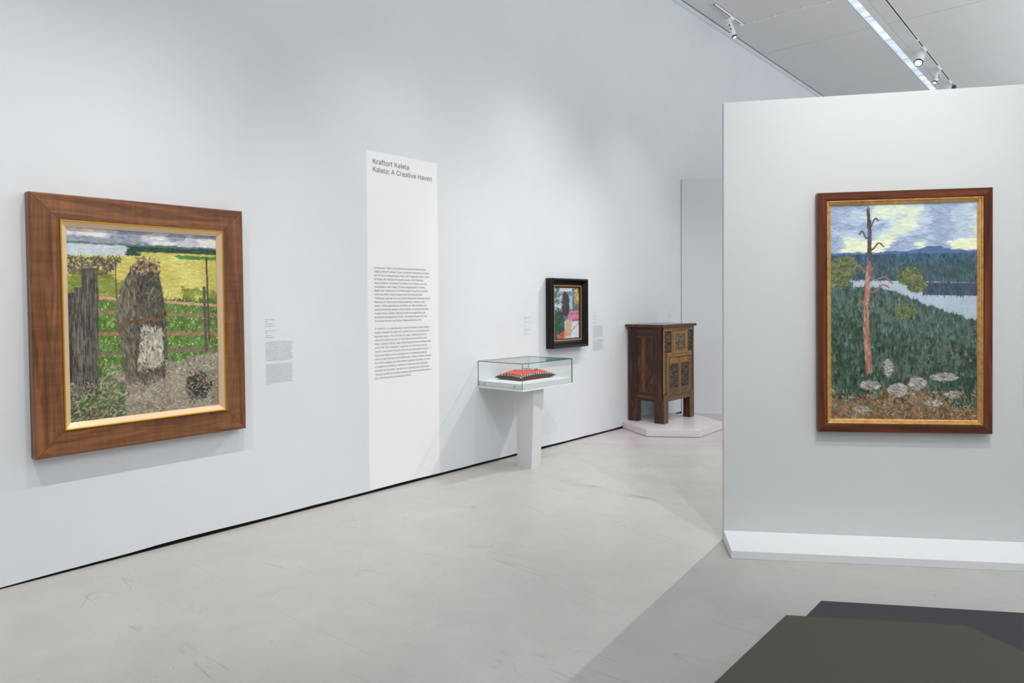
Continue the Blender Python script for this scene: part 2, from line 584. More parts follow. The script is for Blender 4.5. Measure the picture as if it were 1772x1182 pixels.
HP = math.pi / 2
tp = thing('wall_text_panel', (0, 3.612, 0), HP, 'tall white text panel with the heading Kraftort Kalela on the long left wall', 'text panel')
B().box(0, 0.802, -0.0006, 0.0, 0.026, 2.886).make('panel_sheet', M_panelv, tp)
hb = B()
lettering(hb, 'Kraftort Kalela', 0.069, 2.780, 0.396, 0.043, -0.0014, 4)
lettering(hb, 'Kalela: A Creative Haven', 0.069, 2.713, 0.666, 0.043, -0.0014, 4)
hb.make('heading_lettering', M_ink, tp)
DE = ['Am Ruovesi-See in Zentralfinnland realisiert Akseli Gallen-', 'Kallela 1894/95 seinen Traum von einem Atelierhaus inmitten',
      'der für ihn so bedeutsamen Natur. Die folgenden sechs Jahre', 'ist Kalela der Mittelpunkt seines Lebens und Arbeitens.',
      'Hier gründet er mit seiner Frau Mary eine Familie, und hier', 'verarbeitet er den frühen Tod der erstgeborenen Tochter.',
      'Neben der Volkskunst und traditionellen finnischen Architek-', 'turformen liefern auch zeitgenössische internationale',
      'Tendenzen wie das Arts and Crafts Movement Impulse für die', 'Planung von Haus und Innenausstattung. Letztere setzt',
      'Gallen-Kallela gemeinsam mit Mary um. Das Arbeiten mit', 'unterschiedlichen Medien wird in Kalela zur üblichen künstle-',
      'rischen Praxis. Gallen-Kallela schafft Druckgrafiken und', 'entwickelt preisgekrönte Textil- und Möbeldesigns für den',
      'finnischen Pavillon der Pariser Weltausstellung 1900.']
DW = [0.593, 0.621, 0.621, 0.556, 0.593, 0.572, 0.613, 0.535, 0.629, 0.569, 0.585, 0.621, 0.569, 0.592, 0.53]
EN = ['In 1894/95, on Lake Ruovesi in central Finland, Akseli Gallen-', 'Kallela realized his dream of a studio home surrounded by his',
      'beloved nature. Over the next six years, Kalela was at the', 'heart of his life and work. It was here that he and his wife,',
      'Mary, started a family, here that he grieved the untimely death', 'of his first-born daughter. Inspiration for the house and its',
      "interior came from Finland's folk art and its traditional archi-", 'tecture as well as from contemporary international trends,',
      'such as the Arts and Crafts Movement. Gallen-Kallela created', 'the interior design and decoration together with Mary. It was',
      'in Kalela that working in different media became standard', 'practice for the artist. He went on to create prints and prize-',
      'winning textile and furniture designs for the Finnish Pavilion at', 'the 1900 Exposition Universelle in Paris.']
EW = [0.625, 0.62, 0.583, 0.587, 0.637, 0.587, 0.614, 0.587, 0.637, 0.62, 0.592, 0.618, 0.639, 0.398]
b1, b2 = B(), B()
for i, (t, w) in enumerate(zip(DE, DW)):
    lettering(b1, t, 0.070, 1.897 - i * (1.897 - 1.445) / 14, w, 0.0155, -0.0014, 1)
for i, (t, w) in enumerate(zip(EN, EW)):
    lettering(b2, t, 0.070, 1.379 - i * (1.379 - 0.958) / 13, w, 0.0155, -0.0014, 1)
b1.make('german_text', M_ink3, tp)
b2.make('english_text', M_ink3, tp)

rnd = random.Random(3)
lb = B()
for t, z, w in (('Alte Frau mit Katze', 1.484, .075), ('1885', 1.468, .018), ('Öl auf Leinwand', 1.451, .064), ('Kunstmuseum Turku', 1.435, .079),
                ('Old Woman with a Cat', 1.401, .088), ('1885', 1.384, .018), ('Oil on canvas', 1.367, .050), ('Turku Art Museum', 1.352, .074)):
    lettering(lb, t, 0, z, w, 0.0068, -0.001, 1)
for i in range(13):
    tiny_print(lb, 0, 1.317 - i * 0.01125, (0.226 if i % 3 else 0.218) - (0.02 if i == 7 else 0), 0.0052, rnd)
for i in range(14):
    tiny_print(lb, 0, 1.150 - i * 0.01115, 0.04 if i == 13 else (0.214 if i % 2 else 0.224), 0.0052, rnd)
o = lb.make('wall_label', M_ink2)
o.location = (0, 2.680, 0); o.rotation_euler = (0, 0, HP)
tag(o, 'small printed wall text between the wide brown frame and the white panel', 'label')

lb = B()
for z, w in ((1.480, .029), (1.462, .018), (1.443, .115), (1.434, .100), (1.423, .027), (1.407, .023), (1.390, .093), (1.377, .027),
             (1.346, .035), (1.329, .019), (1.315, .113), (1.303, .094), (1.291, .027), (1.273, .020), (1.260, .093), (1.243, .025)):
    tiny_print(lb, 0, z, w, 0.0058, rnd)
o = lb.make('wall_label', M_ink2)
o.location = (0, 5.644, 0); o.rotation_euler = (0, 0, HP)
tag(o, 'short wall label left of the black frame, above the glass case', 'label')

lb = B()
for z, w in ((1.474, .108), (1.458, .020), (1.441, .061), (1.424, .09), (1.393, .09), (1.376, .020), (1.358, .06), (1.341, .09)):
    tiny_print(lb, 0, z, w, 0.0065, rnd)
for i in range(13):
    tiny_print(lb, 0, 1.313 - i * 0.0114, 0.14 if i == 12 else rnd.uniform(0.2, 0.222), 0.0055, rnd)
for i in range(12):
    tiny_print(lb, 0, 1.147 - i * 0.0116, 0.12 if i == 11 else rnd.uniform(0.2, 0.222), 0.0055, rnd)
o = lb.make('wall_label', M_ink2)
o.location = (0, 6.917, 0); o.rotation_euler = (0, 0, HP)
tag(o, 'printed wall text just right of the black framed painting', 'label')

lb = B()
for z, w in ((1.486, .094), (1.470, .02), (1.452, .03), (1.43, .05), (1.41, .094), (1.381, .094), (1.365, .02), (1.350, .03), (1.322, .05)):
    tiny_print(lb, 0, z, w, 0.007, rnd)
o = lb.make('wall_label', M_ink2)
o.location = (0, 8.762, 0); o.rotation_euler = (0, 0, HP)
tag(o, 'tiny wall label just above the top of the wooden cabinet', 'label')

lb = B()
for i in range(11):
    tiny_print(lb, 0, 1.215 - i * 0.0112, 0.215, 0.0055, rnd)
for i in range(13):
    tiny_print(lb, 0, 1.064 - i * 0.0112, 0.215, 0.0055, rnd)
p = Vector((2.78, 4.391, 0)) + E1 * 1.811
o = lb.make('wall_label', M_ink2)
o.location = p; o.rotation_euler = (0, 0, ANG)
tag(o, 'printed text on the grey partition at the right edge of the picture', 'label')

# ------------------------------------------------------------------ painted canvases
def fbm(h, w, cells, octs=4, seed=0, asp=(1, 1)):
    r = np.random.RandomState(seed)
    out = np.zeros((h, w)); amp = 1; tot = 0
    for o_ in range(octs):
        cy, cx = max(2, int(cells * asp[1] * 2 ** o_)), max(2, int(cells * asp[0] * 2 ** o_))
        g = r.rand(cy + 1, cx + 1)
        yy = np.linspace(0, cy - 1e-6, h); xx = np.linspace(0, cx - 1e-6, w)
        yi, xi = yy.astype(int), xx.astype(int)
        fy, fx = (yy - yi)[:, None], (xx - xi)[None]
        fy, fx = fy * fy * (3 - 2 * fy), fx * fx * (3 - 2 * fx)
        a = g[yi][:, xi]; b_ = g[yi][:, xi + 1]; c = g[yi + 1][:, xi]; d = g[yi + 1][:, xi + 1]
        out += amp * ((a * (1 - fx) + b_ * fx) * (1 - fy) + (c * (1 - fx) + d * fx) * fy)
        tot += amp; amp *= 0.5
    return out / tot


class Art:
    def __init__(s, w, h, seed):
        s.w, s.h = w, h
        s.U, s.V = np.meshgrid((np.arange(w) + .5) / w, (np.arange(h) + .5) / h)
        s.a = np.zeros((h, w, 3)); s.r = np.random.RandomState(seed); s.seed = seed

    def fill(s, mask, c, var=0.0, cells=20):
        c = np.array(c, float)
        m_ = np.clip(mask.astype(float), 0, 1)[..., None]
        n = (fbm(s.h, s.w, cells, 3, s.r.randint(9999)) - .5)[..., None] * var * 2
        s.a = s.a * (1 - m_) + (c + n) * m_

    def poly(s, pts):
        x, y = s.U, s.V; ins = np.zeros(x.shape, bool); n = len(pts)
        for i in range(n):
            x1, y1 = pts[i]; x2, y2 = pts[(i + 1) % n]
            if y1 == y2:
                continue
            cnd = ((y1 > y) != (y2 > y)) & (x < (x2 - x1) * (y - y1) / (y2 - y1) + x1)
            ins ^= cnd
        return ins

    def ell(s, cx, cy, rx, ry, rough=0.25):
        n = fbm(s.h, s.w, 12, 3, s.r.randint(9999)) - .5
        return ((s.U - cx) / rx) ** 2 + ((s.V - cy) / ry) ** 2 < 1 + n * rough * 4

    def dabs(s, n, L, w, ang, jit=8, region=None, cols=None, angj=0.4):
        """brush dabs that pick up the colour below them (or one of cols)"""
        h_, w_ = s.h, s.w
        src = s.a.copy()
        if region is not None:
            ysx = np.argwhere(region)
            if len(ysx) == 0:
                return
        for _ in range(n):
            if region is not None:
                cy, cx = ysx[s.r.randint(len(ysx))]
            else:
                cy, cx = s.r.randint(h_), s.r.randint(w_)
            c = src[cy, cx] if cols is None else np.array(cols[s.r.randint(len(cols))], float)
            c = c + s.r.randn() * jit + s.r.randn(3) * jit * .35
            th = (ang(cx / w_, cy / h_) if callable(ang) else ang) + s.r.randn() * angj
            l_ = L * s.r.uniform(.5, 1.4); R = int(l_ + w + 1)
            y0, y1, x0, x1 = max(0, cy - R), min(h_, cy + R + 1), max(0, cx - R), min(w_, cx + R + 1)
            yy, xx = np.mgrid[y0:y1, x0:x1]
            dx, dy = xx - cx, yy - cy
            p_ = dx * math.cos(th) + dy * math.sin(th); q = -dx * math.sin(th) + dy * math.cos(th)
            al = np.clip(1.3 - (p_ / l_) ** 2 - (q / w) ** 2, 0, 1)[..., None] * .85
            s.a[y0:y1, x0:x1] = s.a[y0:y1, x0:x1] * (1 - al) + c * al


def canvas(art, x0, x1, z0, z1, y, parent, rough=0.45):
    w, h = art.w, art.h
    X = np.linspace(x0, x1, w); Z = np.linspace(z1, z0, h)
    co = np.zeros((h, w, 3), np.float32)
    co[..., 0] = X[None]; co[..., 1] = y; co[..., 2] = Z[:, None]
    idx = np.arange(w * h).reshape(h, w)
    fs = np.stack([idx[1:, :-1], idx[1:, 1:], idx[:-1, 1:], idx[:-1, :-1]], -1).reshape(-1, 4)
    me = bpy.data.meshes.new('painted_canvas')
    me.vertices.add(w * h); me.vertices.foreach_set('co', co.ravel())
    me.loops.add(fs.size); me.loops.foreach_set('vertex_index', fs.ravel().astype(np.int32))
    me.polygons.add(len(fs)); me.polygons.foreach_set('loop_start', np.arange(0, fs.size, 4, dtype=np.int32))
    me.update(calc_edges=True)
    ca = me.color_attributes.new('paint', 'FLOAT_COLOR', 'POINT')
    c = np.clip(art.a, 0, 255) / 255
    c = np.where(c <= .04045, c / 12.92, ((c + .055) / 1.055) ** 2.4)
    rgba = np.ones((h, w, 4), np.float32); rgba[..., :3] = c
    ca.data.foreach_set('color', rgba.ravel())
    M = Mat('oil paint', (128, 128, 128), rough, 0, 0.35)
    at = M.n('ShaderNodeAttribute'); at.attribute_name = 'paint'
    M.base(at.outputs['Color'])
    M.bump(M.noise(M.coord(), 160, 3, 0.6), 0.3, 0.001)
    me.materials.append(M.m)
    o_ = bpy.data.objects.new('painted_canvas', me)
    COL.objects.link(o_)
    o_.parent = parent
    return o_


def mitred(name, W_, H_, prof_, mh, mv, parent, gap=0.0005, inset=0.0, bevel=0.0):
    """four mitred lengths; prof_ = closed outline of (inset from outer edge, height off the wall)"""
    def corner(k, d):
        d += inset
        return [(d, d), (W_ - d, d), (W_ - d, H_ - d), (d, H_ - d)][k % 4]
    dirs = [(1, 0), (0, 1), (-1, 0), (0, -1)]
    n = len(prof_)
    for k in range(4):
        vs_ = []
        for e, sgn in ((k, 1), (k + 1, -1)):
            for d, h in prof_:
                cx, cz = corner(e, d)
                vs_.append((cx + dirs[k][0] * gap * sgn, -h, cz + dirs[k][1] * gap * sgn))
        fs_ = [(i, (i + 1) % n, n + (i + 1) % n, n + i) for i in range(n)] + [tuple(range(n - 1, -1, -1)), tuple(range(n, 2 * n))]
        ob = B().add(vs_, fs_).make(name, mh if k % 2 == 0 else mv, parent, bevel)
        bm_fix(ob)


def bm_fix(ob):
    import bmesh
    bm = bmesh.new(); bm.from_mesh(ob.data)
    bmesh.ops.recalc_face_normals(bm, faces=bm.faces)
    bm.to_mesh(ob.data); bm.free()


# --- generic country landscape, wide walnut frame (long left wall)
A = Art(300, 384, 5)
U, V = A.U, A.V
n1 = fbm(384, 300, 5, 4, 1, (1, 3)); n2 = fbm(384, 300, 26, 3, 2)
A.a[:] = (198, 200, 206)
A.fill(n1 > .52, (232, 226, 220), 8); A.fill((n1 < .42) & (V < .08), (150, 158, 172), 8)
A.fill(V > .075 + .01 * (n2 - .5), (98, 122, 118), 10)
A.fill((V > .085) & (U < .5), (196, 208, 214), 6)
A.fill((V > .083 + .006 * n2) & (U > .37), (52, 78, 62), 12)
A.fill(V > .135 - .02 * (U > .45) + .02 * np.clip(.5 - U, 0, 1), (206, 198, 108), 26, 14)
A.fill((V > .125) & (V < .145) & (U > .7), (88, 136, 74), 10)
A.fill(V > .2 + .13 * U + .04 * (n2 - .5), (138, 150, 72), 24, 16)
A.fill((fbm(384, 300, 9, 4, 44) > .55) & (V > .17) & (V < .4), (214, 200, 112), 18)
A.fill(V > .37 + .03 * (n2 - .5), (98, 130, 62), 26, 24)
A.fill(V > .78 - .1 * U + .05 * (n2 - .5), (156, 146, 130), 22, 20)
A.fill((V > .70 + .5 * np.clip(U - .1, 0, 1)) & (U < .34), (92, 108, 70), 28, 24)
A.fill((V > .93) & (U < .3), (84, 78, 62), 18)
A.dabs(3800, 6, 1.3, 0.05, 12, V < .33, None, .15)
A.dabs(5200, 5, 1.2, -1.2, 17, (V > .33) & (V < .78), None, .5)
A.dabs(2600, 6, 1.4, .25, 15, V > .76, None, .7)
A.dabs(800, 2.2, 1.1, 0, 12, (V > .36) & (V < .78) & (U > .2), [(222, 226, 208), (60, 92, 44), (186, 190, 120)], 1.5)
A.dabs(420, 7, 1.0, -.9, 14, (V > .7) & (U < .36), [(178, 180, 128), (60, 82, 48), (120, 138, 96)], .6)
# far hedge row and rail fence
A.dabs(260, 7, 1.1, .9, 8, (V > .15) & (V < .24) & (U < .25 + (.24 - V)), [(92, 84, 82), (120, 104, 92), (70, 66, 66)], .9)
for v0, v1, t_, c in ((.35, .41, .016, (206, 160, 124)), (.43, .47, .018, (150, 122, 98)), (.545, .575, .02, (158, 122, 96)), (.65, .665, .02, (124, 112, 92))):
    rail = np.abs(V - (v0 + (v1 - v0) * U)) < t_ / 2 * (1 + .6 * (n2 - .5))
    A.fill(rail & (U > .16), c, 22, 40)
for x, va, vb, t_, c in ((.925, .13, .62, .013, (94, 72, 60)), (.30, .16, .50, .008, (112, 88, 72)), (.90, .3, .68, .022, (96, 88, 80))):
    A.fill((np.abs(U - x - .02 * (V - .4)) < t_ / 2) & (V > va) & (V < vb), c, 16, 50)
for x, w_, va, vb, c in ((.05, .11, .33, .80, (66, 64, 60)), (.145, .10, .20, .84, (92, 86, 80)), (.075, .05, .30, .9, (108, 102, 92))):
    A.fill((np.abs(U - x + .02 * V) < w_ / 2 * (1 + .15 * (n2 - .5))) & (V > va + .02 * n2) & (V < vb + .05 * (n2 - .5)), c, 30, 40)
for _ in range(260):
    pu, pv_ = A.r.choice([.05, .145, .075]) + A.r.uniform(-.05, .05), A.r.uniform(.22, .8)
    ln_ = A.r.uniform(.03, .12); c_ = [(58, 54, 52), (120, 112, 102), (140, 130, 116), (44, 42, 42)][A.r.randint(4)]
    m_ = (np.abs(U - pu) < .0022) & (V > pv_) & (V < pv_ + ln_) & (U < .2) & (np.abs(A.a[..., 0] - A.a[..., 2]) < 34) & (A.a[..., 1] < 125)
    A.a[m_] = A.a[m_] * .35 + np.array(c_) * .65
# a hay stook, dark and weathered with a pale bleached side
st = A.poly([(.40, .20), (.45, .165), (.52, .165), (.57, .20), (.60, .32), (.62, .48), (.62, .66), (.60, .80), (.50, .84), (.34, .80), (.33, .60), (.29, .45), (.33, .31)])
A.fill(st, (92, 86, 76), 26, 18)
A.fill(A.poly([(.43, .20), (.47, .17), (.53, .175), (.55, .235), (.50, .26), (.45, .25)]), (74, 64, 56), 20)
A.fill(A.poly([(.45, .52), (.59, .53), (.605, .74), (.42, .76)]) & (n2 > .25), (198, 190, 168), 24)
A.dabs(500, 9, 2.4, 1.5, 20, st, None, .5)
A.dabs(700, 7, 1.3, 1.3, 14, st, [(72, 68, 60), (104, 98, 86), (128, 118, 98), (58, 54, 50), (92, 92, 84)], .6)
A.dabs(260, 10, 1.5, 1.45, 12, st & (U < .40 + .03 * n2), [(138, 128, 108), (116, 106, 90), (98, 90, 78)], .3)
A.fill(st & (np.abs(V - .50 - .02 * np.sin(U * 9)) < .008), (112, 86, 62), 16)
A.dabs(160, 6, 2.0, 1.4, 12, A.poly([(.45, .53), (.59, .54), (.60, .74), (.43, .75)]), [(214, 206, 186), (190, 180, 160), (170, 162, 146)], .4)
A.dabs(120, 4, 1.4, .3, 12, A.ell(.49, .19, .09, .05), [(168, 140, 104), (110, 92, 72), (196, 170, 128)], 1.2)
A.fill(A.ell(.84, .875, .085, .075), (58, 57, 52), 30, 40)
A.dabs(220, 5, 1.2, .6, 16, A.ell(.84, .875, .10, .09), [(44, 44, 42), (120, 114, 100), (34, 34, 34)], .9)
A.dabs(900, 4, 1.0, 0, 12, V > .8, [(188, 180, 160), (122, 112, 96), (150, 142, 120)], .9)

f1 = thing('framed_painting', (0, 1.200, 0.716), HP, 'large country landscape in a wide brown wooden frame on the long left wall', 'painting', None)
FW, FH = 1.28, 1.536
mitred('frame_board', FW, FH, [(0, 0.004), (0, 0.074), (0.006, 0.080), (0.145, 0.087), (0.150, 0.084), (0.150, 0.004)], M_w1h, M_w1v, f1, 0.0008)
mitred('gold_lip', FW, FH, [(0.149, 0.02), (0.149, 0.092), (0.153, 0.095), (0.158, 0.092), (0.158, 0.02)], M_gold, M_gold, f1, 0.0)
mitred('sloped_fillet', FW, FH, [(0.157, 0.02), (0.157, 0.090), (0.188, 0.066), (0.188, 0.02)], M_fillet, M_fillet, f1, 0.0003)
B().box(0.14, FW - 0.14, -0.052, -0.012, 0.14, FH - 0.14).make('backing_board', M_blackm, f1)
canvas(A, 0.183, FW - 0.183, 0.183, FH - 0.183, -0.060, f1)
f1.rotation_euler = (0, math.radians(-0.25), HP)

# --- generic garden by a lake, black frame
A = Art(70, 100, 8)
U, V = A.U, A.V
n2 = fbm(100, 70, 14, 3, 3)
A.a[:] = (226, 230, 236)
A.fill(V > .08, (110, 140, 156), 14); A.fill(V > .17, (146, 184, 222), 16)
A.fill(V > .42, (120, 110, 118), 20); A.fill((V > .66) & (U > .4), (206, 208, 222), 10)
A.fill((U < .22) & (V < .5) & (n2 > .4), (62, 112, 84), 26); A.fill((U > .72) & (V < .6) & (n2 > .42), (108, 116, 92), 26)
A.fill(A.ell(.45, .33, .16, .24, .1), (70, 56, 54), 14)
A.fill(A.poly([(0, .55), (.1, .47), (.3, .46), (.42, .62), (.42, .85), (.1, 1), (0, 1)]), (42, 82, 66), 22)
A.fill(A.poly([(.1, .93), (.5, .8), (.42, .95), (.15, 1)]), (196, 84, 66), 16)
A.fill(A.poly([(.45, .62), (.72, .58), (.66, .95), (.4, .95)]), (196, 168, 148), 14)
A.fill(np.abs(V - (1.02 - .28 * (U - .3) / .6)) < .018, (214, 150, 96), 8)
A.dabs(900, 3, 1, 1.0, 14, None, None, .8)
A.dabs(60, 2.2, 1.8, 0, 10, (V > .46) & (V < .62) & (U > .55), [(222, 100, 160), (236, 130, 178)], 1)
A.dabs(24, 2.4, 1.8, 0, 10, (V < .45) & (U < .33), [(222, 140, 164), (214, 220, 224)], 1)
A.dabs(50, 3, .9, 1.4, 8, (V < .3) & (U > .8), [(240, 160, 40), (250, 190, 60)], .3)
f2 = thing('framed_painting', (0, 6.012, 1.092), HP, 'small bright garden painting in a deep black frame above the glass case', 'painting', None)
FW, FH = 0.674, 0.776
mitred('frame_moulding', FW, FH, [(0, 0.004), (0, 0.050), (0.004, 0.052), (0.004, 0.056), (0, 0.058), (0, 0.094), (0.008, 0.102), (0.022, 0.100), (0.034, 0.088), (0.060, 0.060), (0.078, 0.052), (0.078, 0.004)], M_black, M_black, f2, 0.0003)
mitred('inner_fillet', FW, FH, [(0.077, 0.02), (0.077, 0.058), (0.083, 0.060), (0.089, 0.057), (0.089, 0.02)], M_orangegold, M_orangegold, f2, 0.0)
mitred('inner_slip', FW, FH, [(0.088, 0.02), (0.088, 0.052), (0.104, 0.042), (0.104, 0.02)], M_blackm, M_blackm, f2, 0.0)
B().box(0.07, FW - 0.07, -0.032, -0.010, 0.07, FH - 0.07).make('backing_board', M_blackm, f2)
canvas(A, 0.098, FW - 0.098, 0.098, FH - 0.098, -0.038, f2)

# --- generic lake and forest view, slim mahogany frame (grey partition)
A = Art(290, 460, 9)
U, V = A.U, A.V
n1 = fbm(460, 290, 4, 4, 21, (1, 2.4)); n2 = fbm(460, 290, 30, 3, 4); n3 = fbm(460, 290, 10, 3, 6)
A.a[:] = (176, 194, 214)
A.fill(n1 > .52, (214, 226, 204), 10); A.fill((n1 > .45) & (n1 <= .52), (192, 206, 216), 8); A.fill(n1 < .38, (156, 172, 198), 8)
A.fill((V > .17) & (V < .24) & (n1 > .42), (232, 236, 204), 8)
hill = .222 - .022 * np.exp(-((U - .70) / .14) ** 2) + .008 * (n3 - .5)
A.fill(V > hill, (84, 112, 152), 8)
A.fill(V > .232 + .012 * (n3 - .5), (64, 92, 112), 16, 30)
A.fill((V > .27), (70, 92, 98), 20, 30)
A.fill((V > .345 + .025 * U) & (V < .60), (176, 192, 206), 8)
A.fill((V > .352 + .02 * U) & (V < .41 + .02 * U) & (U > .62 + .6 * np.abs(V - .39)), (72, 84, 104), 10)
forest = V > .385 + .165 * np.clip(U - .35, 0, 1) / .65 * 1.0 + .03 * (n2 - .5) + .0 * U
forest |= (V > .36) & (U < .16)
A.fill(forest, (80, 100, 94), 34, 34)
A.fill((V > .62 + .1 * (n3 - .5)) & (U > .15), (70, 84, 74), 34, 30)
A.fill((V > .5) & (U < .35), (58, 80, 64), 28, 30)
A.fill(V > .90 - .06 * np.exp(-((U - .5) / .2) ** 2) + .04 * (n3 - .5), (128, 102, 76), 30, 26)
A.fill((V > .8) & (U > .8 + .3 * (n2 - .5)) & (V < .94), (56, 72, 56), 20)
A.dabs(2600, 8, 1.6, .05, 9, V < .23, None, .25)
A.dabs(6500, 5, 1.1, 1.5, 15, (V > .23) & (V < .9) & (A.a[..., 2] < 150), None, .2)
A.dabs(1800, 5, 1.5, .5, 20, V > .86, None, .9)
A.dabs(900, 4, 1.0, 1.5, 12, forest & (V < .85), [(44, 62, 60), (104, 128, 116), (86, 110, 84)], .2)
# scattered pines with plain rounded crowns
for cx, cy, rx, ry in ((.09, .29, .09, .045), (.05, .35, .08, .03), (.55, .34, .09, .045), (.60, .38, .07, .03), (.52, .50, .09, .035)):
    cr = A.ell(cx, cy, rx, ry, .35)
    A.fill(cr, (100, 110, 76), 24, 40)
    A.dabs(150, 4, 1.3, 0, 14, cr, [(74, 86, 62), (134, 136, 84), (90, 104, 72)], 1.5)
tr_ = (np.abs(U - .262 - .012 * np.sin(V * 9)) < .010 + .016 * V) & (V > .02) & (V < .78)
A.fill(tr_ & (V < .30), (86, 78, 84), 12); A.fill(tr_ & (V >= .28), (168, 122, 104), 34, 60)
A.dabs(300, 7, 1.1, 1.55, 24, tr_, None, .1)
for (bu, bv, du, dv) in ((.265, .10, .07, -.03), (.265, .15, -.06, -.02), (.27, .20, .10, -.01), (.27, .25, .12, .02), (.27, .33, .16, .03), (.265, .30, -.10, -.01), (.27, .40, .14, -.02), (.27, .46, -.08, .0)):
    for q in np.linspace(0, 1, 60):
        m_ = (np.abs(U - bu - du * q) < .0045) & (np.abs(V - bv - dv * q - .012 * math.sin(q * 7)) < .003)
        A.a[m_] = (88, 76, 78) if bv < .28 else (150, 112, 96)
# rows of small firs over the slope
for _ in range(420):
    fu, fv = A.r.rand(), A.r.uniform(.40, .92)
    if fv < .42 + .16 * max(0, fu - .3) / .7: continue
    hh, ww = A.r.uniform(.02, .045), A.r.uniform(.006, .013)
    x0_, x1_ = int(max(0, (fu - ww) * A.w)), int(min(A.w, (fu + ww) * A.w + 1)); y0_, y1_ = int(fv * A.h), int(min(A.h * .93, (fv + hh) * A.h))
    if y1_ <= y0_ or abs(fu - .262) < .03: continue
    uu, vv = U[y0_:y1_, x0_:x1_], V[y0_:y1_, x0_:x1_]
    m_ = np.abs(uu - fu) < ww * (vv - fv) / hh
    c_ = np.array([(50, 68, 64), (84, 106, 92), (96, 122, 112), (62, 84, 70), (110, 116, 88)][A.r.randint(5)], float) + A.r.randn() * 6
    A.a[y0_:y1_, x0_:x1_][m_] = c_
A.dabs(1200, 3, .9, 1.5, 12, (V > .45) & (V < .9) & (np.abs(U - .262) > .03), None, .4)
# pale boulders and grasses in the foreground
for cx, cy, rx, ry in ((.46, .86, .07, .028), (.60, .83, .06, .03), (.28, .84, .07, .02), (.78, .80, .09, .018), (.40, .76, .03, .05), (.84, .88, .06, .016), (.22, .95, .05, .016), (.70, .92, .06, .014)):
    bo = A.ell(cx, cy, rx, ry, .3)
    A.fill(bo, (172, 168, 162), 26, 40)
    A.dabs(70, 5, 1.2, .2, 14, bo, [(196, 190, 180), (140, 138, 134), (112, 108, 104)], .5)
A.dabs(500, 5, .9, 1.2, 12, (V > .86), [(168, 130, 96), (96, 78, 58), (186, 176, 160), (74, 84, 52)], .9)
f3 = thing('framed_painting', (0, 0, 0), ANG, 'tall lake and forest landscape in a slim red-brown frame on the grey partition', 'painting', None)
FW, FH = 1.030, 1.532
f3.location = Vector((2.78, 4.391, 0.757)) + E1 * 0.583
f3.rotation_euler = (0, math.radians(-0.35), ANG)
mitred('frame_board', FW, FH, [(0, 0.004), (0, 0.046), (0.004, 0.050), (0.048, 0.050), (0.056, 0.044), (0.056, 0.004)], M_w3h, M_w3v, f3, 0.0003)
mitred('gilt_moulding', FW, FH, [(0.055, 0.01), (0.055, 0.050), (0.058, 0.053), (0.063, 0.052), (0.065, 0.044), (0.070, 0.043), (0.075, 0.042), (0.078, 0.036), (0.083, 0.034), (0.083, 0.01)], M_agold, M_agold, f3, 0.0)
B().box(0.05, FW - 0.05, -0.026, -0.006, 0.05, FH - 0.05).make('backing_board', M_blackm, f3)
canvas(A, 0.080, FW - 0.080, 0.080, FH - 0.080, -0.030, f3)

# ------------------------------------------------------------------ display case
dc = thing('display_case', (0, 4.935, 0), 0, 'white wall-mounted display case with a glass cover on one tapered leg', 'display case')
X1, Y1 = 0.575, 0.782
B().box(0.002, X1, 0, Y1, 0.770, 0.790).make('base_plate', M_white, dc, 0.001)
B().box(0.002, X1 - 0.014, 0.012, Y1 - 0.012, 0.790, 0.838).make('plinth_block', M_white, dc, 0.001)
# tapered leg with a folded facet
B().add([(0.320, 0.217, 0), (0.492, 0.222, 0), (0.476, 0.378, 0), (0.310, 0.372, 0),
         (0.303, 0.207, 0.770), (0.533, 0.216, 0.770), (0.508, 0.400, 0.770), (0.298, 0.395, 0.770)],
        [(3, 2, 1, 0), (4, 5, 6, 7), (0, 1, 5), (0, 5, 4), (1, 2, 6, 5), (2, 3, 7, 6), (3, 0, 4, 7)]).make('leg', M_lacq, dc)
T = 0.007
def pane(x0, x1, y0, y1, z0, z1, thin):
    """thin axis: faces across it are clear, the narrow edges are green"""
    b = B().box(x0, x1, y0, y1, z0, z1)
    big = {'x': (4, 5), 'y': (2, 3), 'z': (0, 1)}[thin]
    b.mi = [0 if i in big else 1 for i in range(6)]
    return b.make('glass_pane', [M_glass, M_gedge], dc)
pane(0.002, X1 - T, 0, T, 0.791, 1.026, 'y')
pane(0.002, X1 - T, Y1 - T, Y1, 0.791, 1.026, 'y')
pane(X1 - T, X1, 0, Y1, 0.791, 1.026, 'x')
pane(0.002, X1, 0, Y1, 1.0265, 1.0335, 'z')
for x in (0.085, 0.47):
    B().tube([(x, -0.003, 0.812), (x, -0.0002, 0.812)], [0.009, 0.010], 16).make('fixing_screw', M_chrome, dc)
B().box(0.002, 0.06, 0.10, 0.14, 0.735, 0.770).make('wall_bracket', M_white, dc, 0.002)

